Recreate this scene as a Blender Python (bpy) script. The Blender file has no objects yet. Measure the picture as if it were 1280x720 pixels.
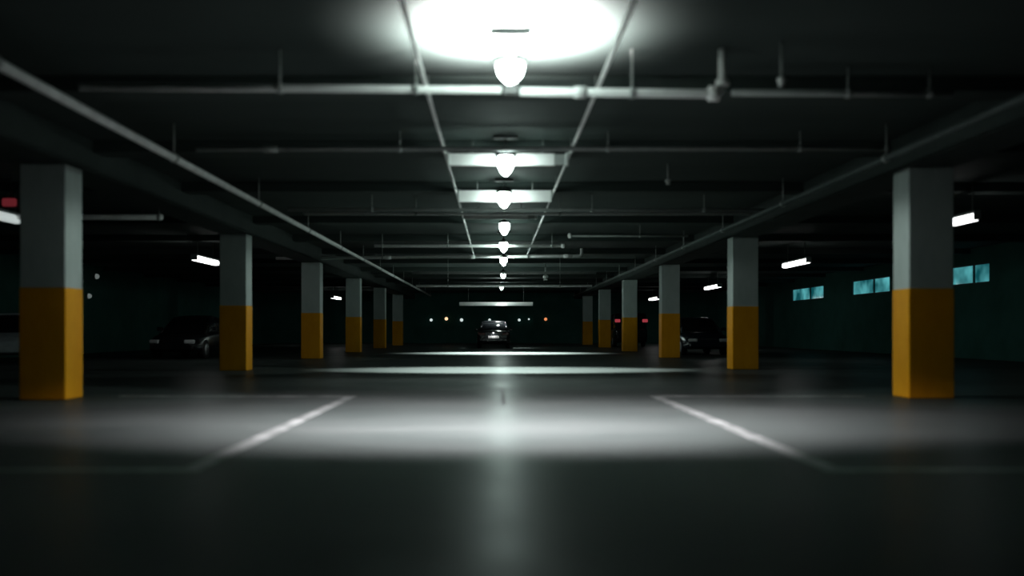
import bpy, bmesh, math, random
from mathutils import Vector, Matrix
random.seed(7)
PI = math.pi
sc = bpy.context.scene
COL = sc.collection

# ------------------------------------------------------------------ camera frame
F = 1100.0            # focal length in pixels of the 1280-wide frame
VX, VY = 619.0, 413.0  # vanishing point of the aisle
CH = 0.95             # camera height
CEIL = 2.75 + CH      # ceiling underside

# ------------------------------------------------------------------ materials
def mat(name):
    m = bpy.data.materials.new(name)
    m.use_nodes = True
    nt = m.node_tree
    b = nt.nodes['Principled BSDF']
    return m, nt, b

def simple(name, col, rough=0.5, metal=0.0, var=0.12, scale=6.0, emit=None, strength=0.0):
    m, nt, b = mat(name)
    tc = nt.nodes.new('ShaderNodeTexCoord')
    n = nt.nodes.new('ShaderNodeTexNoise')
    n.inputs['Scale'].default_value = scale
    n.inputs['Detail'].default_value = 4
    nt.links.new(tc.outputs['Object'], n.inputs['Vector'])
    r = nt.nodes.new('ShaderNodeValToRGB')
    r.color_ramp.elements[0].position = 0.3
    r.color_ramp.elements[1].position = 0.7
    r.color_ramp.elements[0].color = (*[c * (1 - var) for c in col], 1)
    r.color_ramp.elements[1].color = (*[min(1, c * (1 + var)) for c in col], 1)
    nt.links.new(n.outputs['Fac'], r.inputs['Fac'])
    nt.links.new(r.outputs['Color'], b.inputs['Base Color'])
    b.inputs['Roughness'].default_value = rough
    b.inputs['Metallic'].default_value = metal
    if emit:
        b.inputs['Emission Color'].default_value = (*emit, 1)
        b.inputs['Emission Strength'].default_value = strength
    return m

def concrete(name, lo, hi, rough, stretch=(1, 1, 1), scale=0.8, bump=0.05, rlo=None, spec=0.4):
    m, nt, b = mat(name)
    b.inputs['Specular IOR Level'].default_value = spec
    N, L = nt.nodes, nt.links
    tc = N.new('ShaderNodeTexCoord')
    mp = N.new('ShaderNodeMapping')
    mp.inputs['Scale'].default_value = stretch
    L.new(tc.outputs['Object'], mp.inputs['Vector'])
    n1 = N.new('ShaderNodeTexNoise')
    n1.inputs['Scale'].default_value = scale
    n1.inputs['Detail'].default_value = 8
    n1.inputs['Roughness'].default_value = 0.62
    L.new(mp.outputs['Vector'], n1.inputs['Vector'])
    r = N.new('ShaderNodeValToRGB')
    r.color_ramp.elements[0].position = 0.32
    r.color_ramp.elements[1].position = 0.68
    r.color_ramp.elements[0].color = (*lo, 1)
    r.color_ramp.elements[1].color = (*hi, 1)
    L.new(n1.outputs['Fac'], r.inputs['Fac'])
    L.new(r.outputs['Color'], b.inputs['Base Color'])
    b.inputs['Roughness'].default_value = rough
    if rlo is not None:
        mr = N.new('ShaderNodeMapRange')
        mr.inputs['From Min'].default_value = 0.3
        mr.inputs['From Max'].default_value = 0.7
        mr.inputs['To Min'].default_value = rlo
        mr.inputs['To Max'].default_value = rough
        L.new(n1.outputs['Fac'], mr.inputs['Value'])
        L.new(mr.outputs['Result'], b.inputs['Roughness'])
    n2 = N.new('ShaderNodeTexNoise')
    n2.inputs['Scale'].default_value = 40
    n2.inputs['Detail'].default_value = 3
    L.new(tc.outputs['Object'], n2.inputs['Vector'])
    bp = N.new('ShaderNodeBump')
    bp.inputs['Strength'].default_value = bump
    bp.inputs['Distance'].default_value = 0.01
    L.new(n2.outputs['Fac'], bp.inputs['Height'])
    L.new(bp.outputs['Normal'], b.inputs['Normal'])
    return m

M = {}
M['floor'] = concrete('floor_concrete', (0.036, 0.047, 0.044), (0.062, 0.075, 0.071), 0.42, (0.35, 1, 1), 0.55, 0.02, 0.30, spec=0.007)
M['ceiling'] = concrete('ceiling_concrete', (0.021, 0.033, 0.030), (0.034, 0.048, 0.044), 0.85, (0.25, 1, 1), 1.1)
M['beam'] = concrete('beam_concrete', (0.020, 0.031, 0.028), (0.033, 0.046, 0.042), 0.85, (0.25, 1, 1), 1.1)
M['wall'] = concrete('wall_concrete', (0.026, 0.095, 0.080), (0.042, 0.135, 0.116), 0.9, spec=0.1)
M['shaft'] = concrete('pillar_white_paint', (0.38, 0.45, 0.43), (0.49, 0.56, 0.54), 0.6, (1, 1, 0.4), 2.0, spec=0.2)
M['yellow'] = concrete('pillar_yellow_paint', (0.68, 0.28, 0.006), (0.82, 0.37, 0.012), 0.5, (1, 1, 0.4), 2.0, spec=0.12)
M['pipe'] = simple('pale_pipe_paint', (0.80, 0.81, 0.80), 0.35)
M['greypipe'] = simple('grey_pipe_metal', (0.30, 0.32, 0.31), 0.38)
M['dimpipe'] = simple('dull_dark_pipe_metal', (0.075, 0.10, 0.095), 0.5)
M['clamp'] = simple('dark_clamp_metal', (0.05, 0.055, 0.055), 0.5)
M['steel'] = simple('bright_steel', (0.6, 0.62, 0.61), 0.3, 0.4)
M['board'] = simple('white_board_paint', (0.84, 0.84, 0.83), 0.5, var=0.04)
M['housing'] = simple('lamp_housing_paint', (0.25, 0.27, 0.27), 0.5)
M['carblack'] = simple('black_car_paint', (0.012, 0.014, 0.016), 0.18)
M['cargrey'] = simple('pale_car_paint', (0.45, 0.52, 0.54), 0.25)
M['cardark'] = simple('dark_blue_car_paint', (0.015, 0.02, 0.03), 0.18)
M['glass'] = simple('dark_car_glass', (0.01, 0.012, 0.014), 0.06)
M['tyre'] = simple('tyre_rubber', (0.012, 0.012, 0.012), 0.85)
M['rim'] = simple('alloy_rim', (0.35, 0.36, 0.37), 0.3, 0.6)
M['plate'] = simple('number_plate_white', (0.8, 0.8, 0.78), 0.45, var=0.03)
M['ink'] = simple('plate_dark_paint', (0.03, 0.03, 0.035), 0.5)
M['taillens'] = simple('tail_lens_red', (0.10, 0.006, 0.007), 0.3)
M['tailon'] = simple('tail_lens_lit', (0.3, 0.02, 0.03), 0.2, emit=(1.0, 0.12, 0.16), strength=0.28)
M['headlens'] = simple('head_lens_clear', (0.7, 0.72, 0.74), 0.1)
M['tube'] = simple('tube_diffuser', (0.9, 0.9, 0.9), 0.4, emit=(1, 1, 0.98), strength=5.0)
M['tube_dim'] = simple('tube_diffuser_worn', (0.9, 0.9, 0.9), 0.4, emit=(0.9, 1, 0.98), strength=0.5)
M['redlens'] = simple('red_lamp_lens', (0.3, 0.02, 0.03), 0.3, emit=(1, 0.12, 0.16), strength=0.10)
M['warm'] = simple('warm_lens', (0.8, 0.6, 0.4), 0.3, emit=(1, 0.62, 0.35), strength=1.4)
M['orange'] = simple('orange_lens', (0.8, 0.4, 0.2), 0.3, emit=(1, 0.33, 0.12), strength=0.9)
M['coolw'] = simple('cool_lens', (0.8, 0.8, 0.8), 0.3, emit=(0.85, 1, 0.97), strength=0.75)
M['faint'] = simple('faint_lens', (0.5, 0.5, 0.5), 0.3, emit=(0.85, 1, 0.97), strength=0.12)
M['white_plastic'] = simple('white_plastic', (0.75, 0.76, 0.75), 0.4)
M['black'] = simple('matt_black', (0.012, 0.013, 0.013), 0.6)
M['frame'] = simple('window_frame_metal', (0.03, 0.04, 0.04), 0.5)

def glow_mat(i, strength):
    return simple('glowing_bulb_or_collar_%d' % i, (0.9, 0.9, 0.9), 0.3, emit=(0.80, 1.0, 0.93), strength=strength)

def line_mat():
    m, nt, b = mat('worn_white_road_paint')
    N, L = nt.nodes, nt.links
    tc = N.new('ShaderNodeTexCoord')
    n = N.new('ShaderNodeTexNoise')
    n.inputs['Scale'].default_value = 2.2
    n.inputs['Detail'].default_value = 9
    n.inputs['Roughness'].default_value = 0.7
    L.new(tc.outputs['Object'], n.inputs['Vector'])
    r = N.new('ShaderNodeValToRGB')
    r.color_ramp.elements[0].position = 0.40
    r.color_ramp.elements[1].position = 0.62
    r.color_ramp.elements[0].color = (0.062, 0.075, 0.071, 1)
    r.color_ramp.elements[1].color = (0.22, 0.25, 0.24, 1)
    L.new(n.outputs['Fac'], r.inputs['Fac'])
    L.new(r.outputs['Color'], b.inputs['Base Color'])
    b.inputs['Roughness'].default_value = 0.5
    return m
M['line'] = line_mat()

def teal_mat():
    m, nt, b = mat('teal_lit_pane')
    N, L = nt.nodes, nt.links
    tc = N.new('ShaderNodeTexCoord')
    n = N.new('ShaderNodeTexNoise')
    n.inputs['Scale'].default_value = 1.1
    n.inputs['Detail'].default_value = 2
    L.new(tc.outputs['Object'], n.inputs['Vector'])
    r = N.new('ShaderNodeValToRGB')
    r.color_ramp.elements[0].position = 0.38
    r.color_ramp.elements[1].position = 0.72
    r.color_ramp.elements[0].color = (0.004, 0.085, 0.10, 1)
    r.color_ramp.elements[1].color = (0.13, 0.56, 0.60, 1)
    L.new(n.outputs['Fac'], r.inputs['Fac'])
    b.inputs['Base Color'].default_value = (0.01, 0.02, 0.02, 1)
    L.new(r.outputs['Color'], b.inputs['Emission Color'])
    b.inputs['Emission Strength'].default_value = 0.75
    b.inputs['Roughness'].default_value = 0.1
    return m
M['teal'] = teal_mat()

# ------------------------------------------------------------------ mesh helpers
def add_box(bm, c, s, bevel=0.0, rot=None):
    r = bmesh.ops.create_cube(bm, size=1.0)
    vs = r['verts']
    mtx = Matrix.Translation(Vector(c)) @ (rot if rot else Matrix.Identity(4)) @ Matrix.Diagonal((s[0], s[1], s[2], 1))
    bmesh.ops.transform(bm, matrix=mtx, verts=vs)
    if bevel > 0:
        es = list({e for v in vs for e in v.link_edges})
        bmesh.ops.bevel(bm, geom=es, offset=bevel, segments=2, affect='EDGES', profile=0.5)

def add_tube(bm, pts, r, n=14, cap=True):
    pts = [Vector(p) for p in pts]
    rings = []
    for i, p in enumerate(pts):
        if i == 0: d = pts[1] - pts[0]
        elif i == len(pts) - 1: d = pts[-1] - pts[-2]
        else: d = (pts[i + 1] - p).normalized() + (p - pts[i - 1]).normalized()
        d.normalize()
        up = Vector((0, 0, 1)) if abs(d.z) < 0.9 else Vector((0, 1, 0))
        a = d.cross(up).normalized()
        b = d.cross(a).normalized()
        rings.append([bm.verts.new(p + (a * math.cos(2 * PI * k / n) + b * math.sin(2 * PI * k / n)) * r) for k in range(n)])
    for A, B in zip(rings, rings[1:]):
        for k in range(n):
            bm.faces.new((A[k], A[(k + 1) % n], B[(k + 1) % n], B[k])).smooth = True
    if cap:
        bm.faces.new(rings[0]); bm.faces.new(rings[-1])

def add_lathe(bm, prof, c=(0, 0, 0), n=24, axis='Z'):
    rings = []
    for (r, z) in prof:
        ring = []
        for k in range(n):
            a = 2 * PI * k / n
            if axis == 'Z': p = (r * math.cos(a), r * math.sin(a), z)
            elif axis == 'X': p = (z, r * math.cos(a), r * math.sin(a))
            else: p = (r * math.cos(a), z, r * math.sin(a))
            ring.append(bm.verts.new(Vector(c) + Vector(p)))
        rings.append(ring)
    for A, B in zip(rings, rings[1:]):
        for k in range(n):
            bm.faces.new((A[k], A[(k + 1) % n], B[(k + 1) % n], B[k])).smooth = True
    bm.faces.new(rings[0]); bm.faces.new(rings[-1])

def obj(name, bm, m, parent=None, loc=None):
    bmesh.ops.recalc_face_normals(bm, faces=bm.faces[:])
    me = bpy.data.meshes.new(name)
    bm.to_mesh(me); bm.free()
    o = bpy.data.objects.new(name, me)
    me.materials.append(m)
    COL.objects.link(o)
    if parent: o.parent = parent
    if loc: o.location = loc
    return o

def box_obj(name, c, s, m, parent=None, bevel=0.0):
    bm = bmesh.new(); add_box(bm, c, s, bevel)
    return obj(name, bm, m, parent)

def lathe_obj(name, prof, c, m, parent=None, n=24, axis='Z'):
    bm = bmesh.new(); add_lathe(bm, prof, c, n, axis)
    return obj(name, bm, m, parent)

def tag(o, label, cat, group=None):
    o['label'] = label; o['category'] = cat
    if group: o['group'] = group
    return o

def thing(name, label, cat, loc, group=None, rz=0.0):
    o = bpy.data.objects.new(name, None)
    o.empty_display_size = 0.2
    COL.objects.link(o)
    o.location = loc; o.rotation_euler = (0, 0, rz)
    return tag(o, label, cat, group)

def struct(name, bm, m, parent=None):
    o = obj(name, bm, m, parent)
    if not parent: o['kind'] = 'structure'
    return o

def dup(o, parent=None):
    c = o.copy(); COL.objects.link(c)
    if parent: c.parent = parent
    for ch in list(o.children): dup(ch, c)
    return c

# ------------------------------------------------------------------ the setting
XL, XR, YB, YF = -17.0, 16.0, 64.0, -7.0
def slab(name, x0, x1, y0, y1, z0, z1, m, bev=0):
    bm = bmesh.new(); add_box(bm, ((x0 + x1) / 2, (y0 + y1) / 2, (z0 + z1) / 2), (x1 - x0, y1 - y0, z1 - z0), bev)
    return struct(name, bm, m)
slab('floor', XL - .3, XR + .3, YF - .3, YB + .3, -0.3, 0, M['floor'])
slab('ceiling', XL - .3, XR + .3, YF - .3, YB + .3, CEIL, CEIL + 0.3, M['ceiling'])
slab('wall_left', XL - .3, XL, YF, YB, 0, CEIL, M['wall'])
slab('wall_back', XL, XR, YB, YB + .3, 0, CEIL, M['wall'])
slab('wall_front', XL, XR, YF - .3, YF, 0, CEIL, M['wall'])

# right wall with three openings for the high strip windows
WZ0, WZ1 = 2.50, 3.18
wins = [(28.5, 31.0), (35.7, 39.6), (42.9, 47.6)]
bm = bmesh.new()
add_box(bm, (XR + .15, (YF + YB) / 2, WZ0 / 2), (.3, YB - YF, WZ0))
add_box(bm, (XR + .15, (YF + YB) / 2, (WZ1 + CEIL) / 2), (.3, YB - YF, CEIL - WZ1))
ys = [YF] + [v for w in wins for v in w] + [YB]
for a, b in zip(ys[0::2], ys[1::2]):
    add_box(bm, (XR + .15, (a + b) / 2, (WZ0 + WZ1) / 2), (.3, b - a, WZ1 - WZ0))
struct('wall_right', bm, M['wall'])
for i, (a, b) in enumerate(wins):
    zc, h = (WZ0 + WZ1) / 2, WZ1 - WZ0
    bm = bmesh.new()
    add_box(bm, (XR + .1, (a + b) / 2, WZ0 + .025), (.1, b - a, .05))
    add_box(bm, (XR + .1, (a + b) / 2, WZ1 - .025), (.1, b - a, .05))
    for y in (a + .025, b - .025, a + (b - a) * .42):
        add_box(bm, (XR + .1, y, zc), (.1, .05, h - .1))
    w = struct('window_%d' % (i + 1), bm, M['frame'])
    box_obj('window_pane', (XR + .12, (a + b) / 2, zc), (.02, b - a - .1, h - .1), M['teal'], w)

# transverse beams under the slab
k = 1
for y0 in (4.9, 9.5, 12.75, 16.35, 21.15, 25.35, 29.6, 33.8, 38.2, 42.6, 47.0, 51.6, 56.2):
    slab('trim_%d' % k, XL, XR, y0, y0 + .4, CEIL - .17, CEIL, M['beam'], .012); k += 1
# longitudinal girders on the two pillar rows
GZ = 2.28 + CH
for x0, x1 in ((-6.52, -5.83), (5.73, 6.42)):
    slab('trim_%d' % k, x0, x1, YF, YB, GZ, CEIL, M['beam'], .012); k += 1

# ------------------------------------------------------------------ pillars
ordn = ['nearest', 'second', 'third', 'fourth', 'fifth', 'farthest']
PW, PD, YH = 0.63, 0.50, 1.54
def make_pillar():
    root = thing('concrete_pillar', '', 'pillar', (0, 0, 0), 'yellow and white aisle pillars')
    bm = bmesh.new(); add_box(bm, (0, 0, GZ / 2), (PW, PD, GZ - .004), .02)
    obj('shaft', bm, M['shaft'], root)
    bm = bmesh.new()
    add_box(bm, (0, 0, YH / 2 + .001), (PW + .012, PD + .012, YH), .02)
    b = obj('yellow_band', bm, M['yellow'], root)
    b['label'] = 'yellow painted lower half'
    return root
proto = make_pillar()
first = True
for side, (xi, y1, dy) in (('left', (-5.86, 12.0, 8.72)), ('right', (5.76, 12.25, 9.1))):
    for i in range(6):
        p = proto if first else dup(proto)
        first = False
        s = -1 if side == 'left' else 1
        p.location = (xi + s * PW / 2, y1 + dy * i + PD / 2, 0)
        if i == 5:
            lab = 'white and yellow pillar, farthest and smallest of the %s row' % side
        elif i == 0:
            lab = 'white and yellow pillar, nearest and largest of the %s row' % side
        else:
            lab = 'white and yellow concrete pillar, %s from the camera in the %s row' % (ordn[i], side)
        p['label'] = lab

# ------------------------------------------------------------------ longitudinal rails and pipes
HR = 2.56
def rail(x, name, label, r, z, m, y0=2.0, y1=60.0, clampstep=4.0, cat='rail', grp=None, hang=CEIL, rodr=.012):
    root = thing(name, label, cat, (x, y0, z), grp)
    bm = bmesh.new(); add_tube(bm, [(0, 0, 0), (0, y1 - y0, 0)], r)
    obj('pipe_run' if r > .03 else 'rod', bm, m, root)
    y = 1.3
    while y < y1 - y0:
        bm = bmesh.new()
        add_lathe(bm, [(r + .001, -.03), (r + .014, -.026), (r + .014, .026), (r + .001, .03)], (0, y, 0), 14, 'Y')
        add_tube(bm, [(0, y, r * .8), (0, y, hang - z - .001)], rodr, 8)
        obj('hanger', bm, M['greypipe'], root)
        y += clampstep
    return root
rail(-.283 * HR, 'lighting_rail', 'thin pale steel rail running left of the row of lamps', .021, HR + CH, M['board'], grp=None, y1=30.5, clampstep=3.1, rodr=.006)
rail(.423 * HR, 'lighting_rail', 'thin pale steel rail running right of the row of lamps', .021, HR + CH, M['board'], y1=30.5, clampstep=3.1, rodr=.006)
rail(-4.27, 'ceiling_pipe', 'long grey pipe sloping across upper left above the left pillars', .05, 2.29 + CH, M['pipe'], cat='pipe', y1=58, clampstep=4.2)
rail(5.2, 'ceiling_pipe', 'long dim grey pipe running under the ceiling beside right pillars', .045, 2.29 + CH, M['dimpipe'], cat='pipe', y1=58, clampstep=4.2)

# ------------------------------------------------------------------ transverse pipes
def P(px, y):      # lateral position of a pixel column at depth y
    return (px - VX) / F * y
def Zp(py, y):
    return CH + (VY - py) / F * y
def hang_top(v): return CEIL if v == 1 else v
def xpipe(label, y, xa, za, xb, zb, r, m, clamps=(), couplings=(), elbow=None, elbow_len=.18, name='ceiling_pipe'):
    root = thing(name, label, 'pipe', (0, y, 0))
    pts = [(xa, 0, za), (xb, 0, zb)]
    bm = bmesh.new()
    if elbow:
        R = .10
        s = 1 if xb > xa else -1
        pts = [(xa, 0, za), (xb - s * R, 0, zb)]
        for q in range(1, 7):
            a = q / 6 * PI / 2
            pts.append((xb - s * R + s * R * math.sin(a), 0, zb + R - R * math.cos(a)))
        pts.append((xb, 0, CEIL - .001 if elbow == 'ceil' else zb + R + elbow_len))
    add_tube(bm, pts, r)
    obj('pipe_run', bm, m, root)
    for (px, up) in clamps:
        zz = za + (zb - za) * (px - xa) / (xb - xa)
        bm = bmesh.new()
        add_lathe(bm, [(r + .001, -.025), (r + .014, -.022), (r + .014, .022), (r + .001, .025)], (px, 0, zz), 14, 'X')
        add_tube(bm, [(px, 0, zz + r * .8), (px, 0, hang_top(up) - .001)], .010, 8)
        obj('hanger', bm, M['greypipe'], root)
    for (px, w) in couplings:
        zz = za + (zb - za) * (px - xa) / (xb - xa)
        lathe_obj('coupling', [(r, -w / 2), (r + .016, -w / 2 + .006), (r + .016, w / 2 - .006), (r, w / 2)], (px, 0, zz), m, root, 14, 'X')
    return root, pts

y = 8.62
xpipe('pale pipe crossing under the nearest lamp, running off to the left', y, P(100, y), Zp(108.5, y), P(627, y), Zp(112.5, y), .036, M['pipe'], [(P(350, y), 1), (P(520, y), 1)])
r1, pts = xpipe('short pale pipe right of nearest lamp, ending in an upturned elbow', y, P(650, y), Zp(114.5, y), P(903, y), Zp(117.5, y), .042, M['pipe'], [(P(790, y), 1)], [(P(725, y), .12)], elbow='ceil')
lathe_obj('elbow_collar', [(.043, -.06), (.075, -.05), (.075, .05), (.043, .06)], (P(892, y), 0, Zp(117, y)), M['board'], r1, 18, 'X')
lathe_obj('elbow_collar', [(.043, -.03), (.066, -.026), (.066, .03), (.043, .034)], (P(903, y), 0, Zp(104, y)), M['board'], r1, 18)
# socket block joining the two runs
root = thing('junction_box', 'dark junction box between the two pale pipes below nearest lamp', 'junction box', (P(638.5, y), y, Zp(112.5, y)))
box_obj('housing', (0, 0, 0), (.155, .12, .13), M['black'], root, .012)
box_obj('cover', (0, -.066, 0), (.11, .012, .09), M['black'], root, .004)
bm = bmesh.new(); add_tube(bm, [(0, 0, .06), (0, 0, CEIL - Zp(112.5, y) - .001)], .012, 8); obj('hanger_rod', bm, M['clamp'], root)

y = 9.2
xpipe('dim grey pipe continuing to the right past the upturned elbow', y, P(915, y), Zp(116, y), P(1190, y), Zp(117, y), .036, M['greypipe'], [(P(1060, y), 1), (P(1162, y), 1)])
y = 12.15
xpipe('dim grey pipe crossing the full width ahead of the second lamp', y, P(245, y), Zp(186.5, y), P(1110, y), Zp(185.5, y), .034, M['greypipe'], [(P(500, y), 1), (P(760, y), 1), (P(1000, y), 1)], [(P(338, y), .2)])
y = 17.3
xpipe('grey pipe crossing behind the third lamp, upper of a close pair', y, P(360, y), Zp(262, y), P(960, y), Zp(263, y), .034, M['greypipe'], [(P(465, y), 1), (P(740, y), 1), (P(880, y), 1)])
y = 18.0
xpipe('thin grey pipe crossing behind the third lamp, lower of a close pair', y, P(380, y), Zp(267.5, y), P(940, y), Zp(267.5, y), .026, M['pipe'], [(P(520, y), 1), (P(700, y), 1)])
y = 22.6
r2, _ = xpipe('thin grey pipe on the right starting from a bright round valve', y, P(714, y), Zp(295, y), P(860, y), Zp(295, y), .024, M['greypipe'], [(P(800, y), 1)])
lathe_obj('valve', [(.02, -.05), (.06, -.035), (.07, 0), (.06, .035), (.02, .05)], (P(712, y), 0, Zp(294.5, y)), M['board'], r2, 16, 'X')
y = 24.95
xpipe('pale pipe crossing the aisle far ahead, upper of two near the lamps', y, P(468, y), Zp(307.5, y), P(703, y), Zp(307.5, y), .042, M['pipe'], [(P(478, y), 1), (P(560, y), 1), (P(690, y), 1)], [(P(706, y) - .05, .1)])
y = 29.5
xpipe('longer pale pipe crossing the aisle far ahead, lower of two near lamps', y, P(345, y), Zp(323, y), P(727, y), Zp(320, y), .05, M['pipe'], [(P(478, y), 1), (P(660, y), 1)], [(P(485, y), .22), (P(590, y), .2), (P(710, y), .3)], elbow='ceil')
y = 33.0
xpipe('dim distant pipe below far beam behind the longer pale pipe', y, P(515, y), Zp(341, y), P(745, y), Zp(341, y), .05, M['greypipe'], [(P(560, y), 1), (P(700, y), 1)])
y = 41.8
xpipe('faint farthest pipe crossing just above the last hanging lamp', y, P(520, y), Zp(357.5, y), P(740, y), Zp(357.5, y), .06, M['pipe'], [(P(560, y), 1), (P(700, y), 1)])
y = 16.4
xpipe('pale pipe stub showing just right of the nearest left pillar', y, P(-30, y), Zp(271, y), P(203, y), Zp(271.5, y), .05, M['pipe'], [(P(10, y), 1), (P(199, y), GZ)])

# ------------------------------------------------------------------ white boards between the rails
xa, xb = -.283 * HR, .423 * HR
def board(label, y, z0, z1, xa, xb, endcap=True, xc=None):
    root = thing('reflector_board', label, 'board', ((xa + xb) / 2, y, z0))
    W = xb - xa - .11
    gap = .17 if endcap else 0
    box_obj('panel', (-gap / 2, 0, (z1 - z0) / 2), (W - gap, .04, z1 - z0), M['board'], root, .006)
    if endcap:
        box_obj('end_piece', (W / 2 - gap / 2, 0, (z1 - z0) / 2), (gap - .004, .032, (z1 - z0) * .9), M['greypipe'], root, .006)
        box_obj('end_clip', (W / 2 + .005, -.01, (z1 - z0) / 2), (.05, .07, (z1 - z0) * 1.1), M['steel'], root, .01)
    else:
        box_obj('end_clip', (W / 2 + .005, -.01, (z1 - z0) / 2), (.03, .06, (z1 - z0) * 1.05), M['steel'], root, .008)
    box_obj('end_clip', (-W / 2 - .005, -.01, (z1 - z0) / 2), (.04, .07, (z1 - z0) * 1.1), M['steel'], root, .01)
    for x in (-W * .3, W * .3):
        bm = bmesh.new(); add_tube(bm, [(x, 0, z1 - z0 - .01), (x, 0, CEIL - z0 - .001)], .008, 8); obj('hanger_rod', bm, M['greypipe'], root)
    return root
board('white reflector board behind the second lamp, largest strip between the rails', 12.70, Zp(207, 12.7), Zp(192, 12.7), xa, xb)
board('white reflector board behind the third lamp, between the two rails', 16.28, Zp(252.5, 16.28), Zp(238, 16.28), xa, xb, False)
board('thin white reflector board just above the fourth lamp, between the rails', 19.2, Zp(274, 19.2), Zp(269, 19.2), xa, xb - .15, True)

# height limit bar hanging near the far end
y = 47.95
root = thing('clearance_bar', 'short white bar hanging across the lane above the far parked car', 'bar', (P(620, y), y, Zp(380, y)))
box_obj('bar', (0, 0, 0), (P(666, y) - P(574, y), .08, .20), M['board'], root, .02)
for sx in (-1.5, 1.5):
    bm = bmesh.new(); add_tube(bm, [(sx, 0, .09), (sx, 0, CEIL - Zp(380, y) - .001)], .012, 8); obj('hanger_rod', bm, M['clamp'], root)
# ------------------------------------------------------------------ hanging lamps
def make_lamp(i, label, x, y, zb, strength, w=.115, cap=.09, plate=.17, pale=False, up=0):
    """zb: middle of the bulb"""
    root = thing('pendant_lamp', label, 'lamp', (x, y, zb), 'bare bulbs hanging in a row along the aisle')
    top = CEIL - zb
    H = .06 if up else .15
    S = .72 if up else 1.0
    box_obj('ceiling_plate', (0, 0, top - (.035 if up else .022)), (plate * (2.3 if up else 2), .12, .065 if up else .04), M['clamp'], root, .008)
    bm = bmesh.new(); add_tube(bm, [(0, 0, H + .05), (0, 0, top - .03)], .016, 10); obj('stem', bm, M['board' if pale else 'clamp'], root)  # nearest lamp: stem and cap painted white to stand in for its glow
    lathe_obj('socket_cap', [(.02, H + .10), (.035, H + .095), (.05, H + .05), (cap, H + .012), (cap, H - .03 if not up else H + .006), (cap - .005, H - .03 if not up else H + .002), (cap - .006, H + .004), (.02, H + .006)], (0, 0, 0), M['board' if pale else 'clamp'], root)
    if up:
        lathe_obj('added_glow_collar', [(.03, H + .004), (.03, H + .0), (.118, H - .012), (.118, H - .008)], (0, 0, 0), glow_mat(90 + i, up), root)  # added glowing ring that brightens the ceiling, not part of the bulb
        lathe_obj('added_light_shield', [(.03, H - .004), (.135, H - .018), (.150, H + .006), (.155, H + .004), (.14, H - .03), (.03, H - .03)], (0, 0, 0), M['board'], root)  # added dish that keeps the ring's light from going down
    prof = [(r_, H - d_ * S) for r_, d_ in ((.03, 0), (w * .82, .02), (w, .07), (w * .98, .12), (w * .86, .18), (w * .62, .235), (w * .36, .275), (.012, .295))]
    lathe_obj('bulb', prof, (0, 0, 0), glow_mat(i, strength), root)
    return root
LX = lambda px, y: (px - VX) / F * y
lamps = [  # px, py(bulb middle), depth, strength, label
    (638, 84, 8.07, 60, 'hanging lamp nearest the camera, brightest, at the top of the picture'),
    (632, 207, 12.45, 55, 'second hanging lamp from the camera, in front of largest white board', ),
    (630, 250, 16.0, 55, 'third hanging lamp from the camera, in front of second white board'),
    (630.5, 286, 20.7, 60, 'fourth hanging lamp from the camera, below the thin white board'),
    (629.5, 309, 24.6, 70, 'fifth hanging lamp from the camera, behind the upper far pale pipe'),
    (629.5, 327, 29.2, 85, 'sixth hanging lamp from the camera, just below lower far pale pipe'),
    (629, 344, 36.9, 60, 'seventh hanging lamp, second from the far end of the row'),
    (627, 359, 47.5, 150, 'farthest and lowest hanging lamp at the end of the row'),
]
for i, (px, py, y, st, lab) in enumerate(lamps):
    make_lamp(i, lab, LX(px, y), y, Zp(py, y), st, .125 if i in (0, 2) else .115, .05 if i == 0 else .15, pale=(i == 0), up=12 if i == 0 else 0)

def spot(name, x, y, z, watts, size, blend, sx=1.0, sy=1.0, r=.06, col=(1, .975, .95)):
    L = bpy.data.lights.new(name, 'SPOT')
    L.energy = watts; L.spot_size = math.radians(size); L.spot_blend = blend; L.shadow_soft_size = r; L.color = col
    o = bpy.data.objects.new(name, L); COL.objects.link(o)
    o.location = (x, y, z); o.scale = (sx, sy, 1)
    return o
for (i, w, size, bl, sx, tilt) in [(0, 5000, 100, 1.0, 1.7, 19), (2, 330, 110, 1.0, 1.8, 0), (3, 5800, 68, .6, 2.4, 7), (6, 14000, 92, .8, 1.6, -4), (7, 1000, 70, .9, 1.2, 0)]:
    px, py, y, st, lab = lamps[i]
    o = spot('lamp_downlight', LX(px, y), y, Zp(py, y) - .22, w, size, bl, sx, col=(1, .87, .92) if i == 0 else (.97, 1, .97))
    o.rotation_euler = (math.radians(tilt), 0, 0)
# upward throw of the nearest lamp on the slab
px, py, y, st, lab = lamps[0]
for dx in (-.2, .2):
    o = spot('lamp_uplight', LX(px, y) + dx, y + .08, Zp(py, y) + .12, 2000, 164, .2, 1, 1, .09)
    o.rotation_euler = (PI, 0, 0)
# sideways throw of the lamps onto the pillars
for (i, w) in [(1, 330), (3, 220), (5, 80)]:
    px, py, y, st, lab = lamps[i]
    for sgn in (-1, 1):
        o = spot('lamp_sidelight', LX(px, y) + sgn * .16, y, Zp(py, y) - .05, w, 42, .55, 1, 1, .05, (.88, 1, .95))
        o.rotation_euler = (0, sgn * -math.radians(66), 0)

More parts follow.
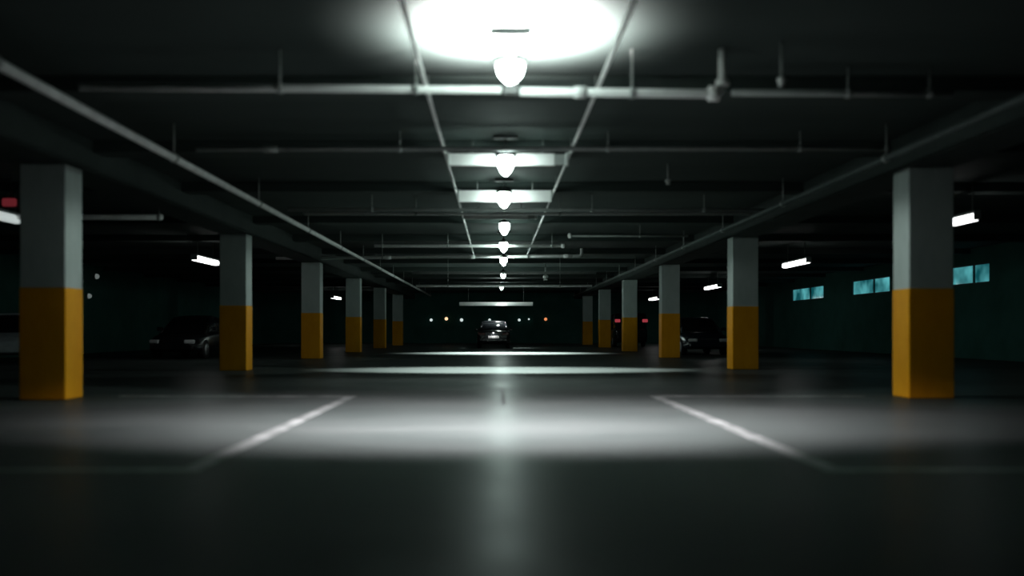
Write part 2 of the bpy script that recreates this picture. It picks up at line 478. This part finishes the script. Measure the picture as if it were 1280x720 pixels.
# ------------------------------------------------------------------ tube lamps of the side aisles
def make_tube(label, x, y, z, L=1.2, rz=0.0, m='tube', w=.13):
    root = thing('tube_lamp', label, 'lamp', (x, y, z), 'tube lamps over the side bays', rz)
    box_obj('housing', (0, 0, .075), (w * .9, L + .06, .05), M['housing'], root, .008)
    bm = bmesh.new(); add_box(bm, (0, 0, -.02), (w, L, .135), .04); obj('diffuser', bm, M[m], root)
    for s in (-1, 1):
        box_obj('end_cap', (0, s * (L / 2 + .012), -.01), (w * 1.02, .03, .14), M['housing'], root, .01)
        bm = bmesh.new(); add_tube(bm, [(0, s * L * .35, .09), (0, s * L * .35, CEIL - z - .001)], .01, 8); obj('hanger_rod', bm, M['greypipe'], root)
    return root
def tube_at(label, px, py, h=2.1, **k):
    y = h * F / (VY - py)
    return make_tube(label, LX(px, y), y, CH + h, **k)
tube_at('lit tube lamp over right bays, beside the nearest right pillar', 1203, 274, L=1.0)
tube_at('lit tube lamp over right bays, between nearest and second right pillars', 995, 328.5, L=2.2, w=.17)
tube_at('lit tube lamp over right bays, just left of the second right pillar', 891, 358.5, L=2.6, w=.24)
tube_at('lit tube lamp half hidden behind the third right pillar', 819, 373, L=3.0, w=.34)
tube_at('lit tube lamp over left bays, just left of the second left pillar', 257, 325, L=2.0, w=.2)
tube_at('lit tube lamp left of the fourth left pillar, far down the left bays', 420, 372, L=2.6, w=.24)
tube_at('small lit tube lamp just right of the fourth left pillar, farthest left', 448.5, 372, h=2.1, L=1.2, w=.15)
tube_at('dim tube lamp cut by the left picture edge, beside nearest left pillar', 6, 270, L=1.0, m='tube_dim', w=.22)

# red lamp at the left edge
y = 15.3
root = thing('warning_lamp', 'dull red lamp hanging above the dim tube at the left edge', 'lamp', (P(12, y), y, Zp(253, y)))
box_obj('backplate', (0, .05, 0), (.30, .04, .20), M['clamp'], root, .01)
bm = bmesh.new(); add_box(bm, (0, -.01, 0), (.24, .08, .14), .03); obj('lens', bm, M['redlens'], root)
bm = bmesh.new(); add_tube(bm, [(0, .05, .09), (0, .05, CEIL - Zp(253, y) - .001)], .012, 8); obj('hanger_rod', bm, M['clamp'], root)

# ------------------------------------------------------------------ small lamps on the far wall
def bulkhead(label, px, py, m, sz=.16):
    sz *= .78
    root = thing('wall_lamp', label, 'lamp', (P(px, YB), YB, Zp(py, YB)), 'small lamps in a row on the far wall')
    lathe_obj('base', [(sz * 1.1, -.001), (sz * 1.1, -.05), (sz * .9, -.06)], (0, 0, 0), M['housing'], root, 18, 'Y')
    lathe_obj('lens', [(sz * .9, -.055), (sz * .8, -.12), (sz * .5, -.17), (sz * .1, -.19)], (0, 0, 0), M[m], root, 18, 'Y')
bulkhead('dim white wall lamp, leftmost of the row on the far wall', 539, 400, 'coolw', .15)
bulkhead('warm orange wall lamp, second from left on the far wall', 558, 398.5, 'warm', .17)
bulkhead('white wall lamp on the far wall, right of the warm one', 577, 400, 'coolw', .17)
bulkhead('white wall lamp on the far wall, above the parked car', 612, 400, 'coolw', .14)
bulkhead('dim white wall lamp just right of the parked car', 649, 400, 'coolw', .14)
bulkhead('tiny white wall lamp, second from right on the far wall', 661, 399, 'coolw', .09)
bulkhead('deep orange wall lamp, rightmost of the row on the far wall', 682, 399, 'orange', .16)

def side_lamp(label, px, py, sz):
    yy = (XL * F) / (px - VX)
    root = thing('wall_lamp', label, 'lamp', (XL, yy, Zp(py, yy)), None, -PI / 2)
    root.rotation_euler = (0, 0, PI / 2)
    lathe_obj('base', [(sz * 1.1, -.001), (sz * 1.1, -.05), (sz * .9, -.06)], (0, 0, 0), M['housing'], root, 18, 'Y')
    lathe_obj('lens', [(sz * .9, -.055), (sz * .8, -.12), (sz * .5, -.17), (sz * .1, -.19)], (0, 0, 0), M['faint'], root, 18, 'Y')
side_lamp('faint square glow of a wall lamp right of nearest left pillar, upper one', 118.5, 345.5, .13)
side_lamp('faint wall lamp touching the nearest left pillar edge, lower one', 109, 370, .12)
# small ceiling fittings
def dome(label, px, py, y, sz, m='white_plastic'):
    z = Zp(py, y)
    root = thing('ceiling_sprinkler', label, 'sprinkler', (P(px, y), y, z))
    bm = bmesh.new(); add_tube(bm, [(0, 0, sz * .3), (0, 0, CEIL - z - .001)], sz * .3, 10); obj('drop_pipe', bm, M['greypipe'], root)
    lathe_obj('head', [(sz * .35, sz), (sz * .9, sz * .75), (sz, sz * .2), (sz * .6, -sz * .4), (sz * .25, -sz * .6)], (0, 0, 0), M[m], root, 18)
    lathe_obj('deflector', [(sz * .25, -sz * .55), (sz * .75, -sz * .7), (sz * .75, -sz * .85), (sz * .1, -sz * .9)], (0, 0, 0), M['steel'], root, 18)
dome('bright white sprinkler head right of the upturned pipe elbow', 977, 102, 8.4, .045)
dome('small white sprinkler head hanging right of the farthest lamps', 682, 347, 36.0, .11)
dome('faint grey sprinkler head under the right side of the ceiling', 835, 227, 14.5, .05, 'greypipe')
# ------------------------------------------------------------------ floor markings
def fline(label, x0, x1, y0, y1, m='line', name='painted_line', h=.004):
    bm = bmesh.new(); add_box(bm, (0, 0, h / 2), (x1 - x0, y1 - y0, h))
    o = obj(name, bm, M[m], None, ((x0 + x1) / 2, (y0 + y1) / 2, 0))
    tag(o, label, 'floor marking')
    return o
fline('worn white line along the left edge of the lit driving lane', -2.14, -2.0, 6.05, 12.6)
fline('worn white line along the right edge of the lit driving lane', 2.23, 2.37, 6.05, 12.6)
fline('worn white line across the floor at lower left, nearest the camera', -10.5, -2.0, 5.9, 6.05)
fline('worn white line across the floor at lower right, nearest the camera', 2.23, 10.5, 5.9, 6.05)
fline('white line across the floor at left, level with nearest left pillar', -5.4, -2.0, 12.6, 12.75)
fline('white line across the floor at right, level with nearest right pillar', 2.23, 5.3, 12.6, 12.75)
fline('short thin dark strip in the middle of the lane beyond the bright pool', P(627, 12), P(631.5, 12), 11.4, 14.6, 'black', 'dark_strip', .003)  # thin dark strip lying flat on the floor

# ------------------------------------------------------------------ cars
def make_car(label, loc, rz, paint, van=False, lit=False, plate_fill=False):
    """nose points to local +Y before rotation"""
    root = thing('parked_van' if van else 'parked_car', label, 'van' if van else 'car', loc, None, rz)
    L, W = (4.7, 1.86) if van else (4.4, 1.76)
    # stations: y, half width at sill, half width at belt, belt height, sill height
    if van:
        st = [(-2.35, .80, .82, 1.0, .42), (-2.25, .90, .92, 1.05, .28), (-1.2, .93, .93, 1.05, .24), (.8, .93, .93, 1.03, .24), (1.5, .92, .91, .98, .24), (2.1, .88, .82, .88, .26), (2.35, .74, .66, .70, .36)]
        gh = [(-2.28, .84, 1.05, .78, 1.80), (-2.1, .86, 1.05, .80, 1.92), (-.5, .87, 1.05, .80, 1.95), (.6, .86, 1.03, .76, 1.88), (1.0, .85, 1.0, .73, 1.72), (1.72, .80, .93, .72, .98)]
    else:
        st = [(-2.2, .70, .72, .86, .40), (-2.08, .84, .84, .93, .26), (-1.2, .88, .88, .95, .22), (.3, .88, .88, .92, .22), (1.0, .88, .86, .88, .22), (1.85, .84, .78, .76, .24), (2.2, .68, .60, .60, .34)]
        gh = [(-1.95, .72, .92, .66, .96), (-1.25, .78, .94, .60, 1.38), (-.3, .80, .93, .62, 1.46), (.25, .80, .92, .60, 1.42), (1.15, .76, .87, .66, .90)]
    bm = bmesh.new()
    rings = []
    for (y, ws, wb, zb, zs) in st:
        zm = (zb + zs) / 2
        prof = [(-ws * .92, zs), (-ws, zs + .08), (-ws * 1.01, zm), (-wb, zb - .10), (-wb * .93, zb - .02), (-wb * .5, zb + .02), (0, zb + .03),
                (wb * .5, zb + .02), (wb * .93, zb - .02), (wb, zb - .10), (ws * 1.01, zm), (ws, zs + .08), (ws * .92, zs)]
        rings.append([bm.verts.new((x, y, z)) for x, z in prof])
    for A, B in zip(rings, rings[1:]):
        n = len(A)
        for k in range(n):
            f = bm.faces.new((A[k], A[(k + 1) % n], B[(k + 1) % n], B[k])); f.smooth = True
    bm.faces.new(rings[0]); bm.faces.new(rings[-1])
    body = obj('body', bm, paint, root)
    bv = body.modifiers.new('soft', 'BEVEL'); bv.width = .03; bv.segments = 2; bv.limit_method = 'ANGLE'
    # greenhouse: glass below, roof skin on top
    bm = bmesh.new(); rr = []
    for (y, w0, z0, w1, z1) in gh:
        rr.append([bm.verts.new(p) for p in ((-w0, y, z0 - .06), (-w1, y, z1 - .03), (-w1 * .85, y, z1), (0, y, z1 + .015), (w1 * .85, y, z1), (w1, y, z1 - .03), (w0, y, z0 - .06))])
    for A, B in zip(rr, rr[1:]):
        for k in range(7):
            f = bm.faces.new((A[k], A[(k + 1) % 7], B[(k + 1) % 7], B[k])); f.smooth = True
    bm.faces.new(rr[0]); bm.faces.new(rr[-1])
    obj('window_glass', bm, M['glass'], root)
    bm = bmesh.new(); rr = []
    sel = gh[1:-1]
    for (y, w0, z0, w1, z1) in sel:
        rr.append([bm.verts.new(p) for p in ((-w1 * 1.01, y, z1 - .035), (-w1 * .86, y, z1 + .01), (0, y, z1 + .03), (w1 * .86, y, z1 + .01), (w1 * 1.01, y, z1 - .035), (w1 * .8, y, z1 - .03), (-w1 * .8, y, z1 - .03))])
    for A, B in zip(rr, rr[1:]):
        for k in range(7):
            f = bm.faces.new((A[k], A[(k + 1) % 7], B[(k + 1) % 7], B[k])); f.smooth = True
    bm.faces.new(rr[0]); bm.faces.new(rr[-1])
    obj('roof', bm, paint, root)
    # posts between the windows
    for s in (-1, 1):
        for (i, j) in ((0, 1), (len(gh) - 1, len(gh) - 2), (2, 2)):
            a, b = gh[i], gh[j]
            bm = bmesh.new()
            add_tube(bm, [(s * a[1] * 1.0, a[0], a[2] - .03), (s * b[3] * 1.0, b[0], b[4] - .03)], .035, 8)
            obj('roof_post', bm, paint, root)
    # wheels
    for sx in (-1, 1):
        for yy in (-1.32, 1.36):
            x = sx * (W / 2 - .10)
            w = lathe_obj('wheel', [(.19, -.10), (.30, -.10), (.32, -.07), (.32, .07), (.30, .10), (.19, .10)], (x, yy, .32), M['tyre'], root, 24, 'X')
            bm = bmesh.new()
            add_lathe(bm, [(.04, .0), (.19, .0), (.2, .012), (.19, .02), (.05, .03)], (x + (sx * .086 - (.03 if sx < 0 else 0)), yy, .32), 20, 'X')
            obj('rim', bm, M['rim'], w)
    ze = .72 if not van else .80
    for s in (-1, 1):
        # tail lamps
        if van:
            box_obj('tail_lamp', (s * .78, -2.30, 1.50), (.30, .12, .18), M['tailon' if lit else 'taillens'], root, .03)
        else:
            box_obj('tail_lamp', (s * .62, -2.17, .76), (.34, .10, .13), M['tailon' if lit else 'taillens'], root, .03)
        bm = bmesh.new(); add_box(bm, (s * .56, 2.10, .58 if not van else .70), (.34, .22, .13), .04, Matrix.Rotation(-s * .25, 4, 'Z')); obj('head_lamp', bm, M['headlens'], root)
        bm = bmesh.new(); add_box(bm, (s * (W / 2 + .06), .72, 1.0 if not van else 1.12), (.2, .12, .14), .04); obj('side_mirror', bm, paint, root)
    box_obj('rear_bumper', (0, -2.22 if not van else -2.36, .46), (W * .82, .12, .18), paint, root, .04)
    box_obj('front_bumper', (0, 2.2 if not van else 2.36, .40), (W * .80, .12, .18), paint, root, .04)
    pl = box_obj('number_plate', (0, -2.24 if not van else -2.38, .60), (.56, .02, .13), M['plate'], root, .005)
    yk = (-2.24 if not van else -2.38) - .012
    bm = bmesh.new()
    for q in range(6):
        add_box(bm, (-.19 + q * .075, yk, .60), (.018, .004, .08), 0, Matrix.Rotation(.35, 4, 'Y'))
    obj('plate_marking', bm, M['ink'], pl)
    return root

c = make_car('dark car parked in the middle of far end, pale plate showing', (P(617, 46), 46 + 2.25, 0), 0, M['carblack'])
make_car('dark car facing the camera between second and third right pillars', (8.0, 35.2, 0), PI, M['cardark'])
make_car('dark car facing the camera left of the second left pillar', (-10.6, 31.0, 0), PI, M['carblack'])
make_car('pale grey car cut by the left picture edge behind nearest pillar', (-14.72, 27.0, 0), PI + .5, M['cargrey'])
make_car('dark van with red tail lamps behind the fourth right pillar', (7.75, 52.4, 0), 0, M['carblack'], van=True, lit=True)
# added spot brightening the middle car's number plate, no lamp fitted there
L = bpy.data.lights.new('plate_fill_light', 'SPOT'); L.energy = 6; L.spot_size = math.radians(120); L.shadow_soft_size = .02
o = bpy.data.objects.new('plate_fill_light', L); COL.objects.link(o)
o.location = (P(617, 46), 45.86, .82); o.rotation_euler = (math.radians(38), 0, 0)

# ------------------------------------------------------------------ world, camera, view
w = bpy.data.worlds.new('night'); sc.world = w; w.use_nodes = True
w.node_tree.nodes['Background'].inputs['Color'].default_value = (0.002, 0.006, 0.0055, 1)
w.node_tree.nodes['Background'].inputs['Strength'].default_value = 1.0

cam = bpy.data.cameras.new('camera')
co = bpy.data.objects.new('camera', cam); COL.objects.link(co)
co.location = (0, 0, CH); co.rotation_euler = (PI / 2, 0, 0)
cam.sensor_fit = 'HORIZONTAL'; cam.sensor_width = 36.0
cam.lens = F / 1280 * 36.0
cam.shift_x = (640 - VX) / 1280
cam.shift_y = (VY - 360) / 1280
cam.clip_end = 200; cam.clip_start = .05
cam.dof.use_dof = True
cam.dof.focus_distance = 60.0
cam.dof.aperture_fstop = 0.5
sc.camera = co
vs = sc.view_settings
sc.display_settings.display_device = 'sRGB'
vs.view_transform = 'Standard'; vs.look = 'None'; vs.exposure = 0.0; vs.gamma = 1.0; vs.use_curve_mapping = False
sc.cycles.max_bounces = 6
sc.cycles.use_denoising = True
sc.cycles.sample_clamp_indirect = 4.0
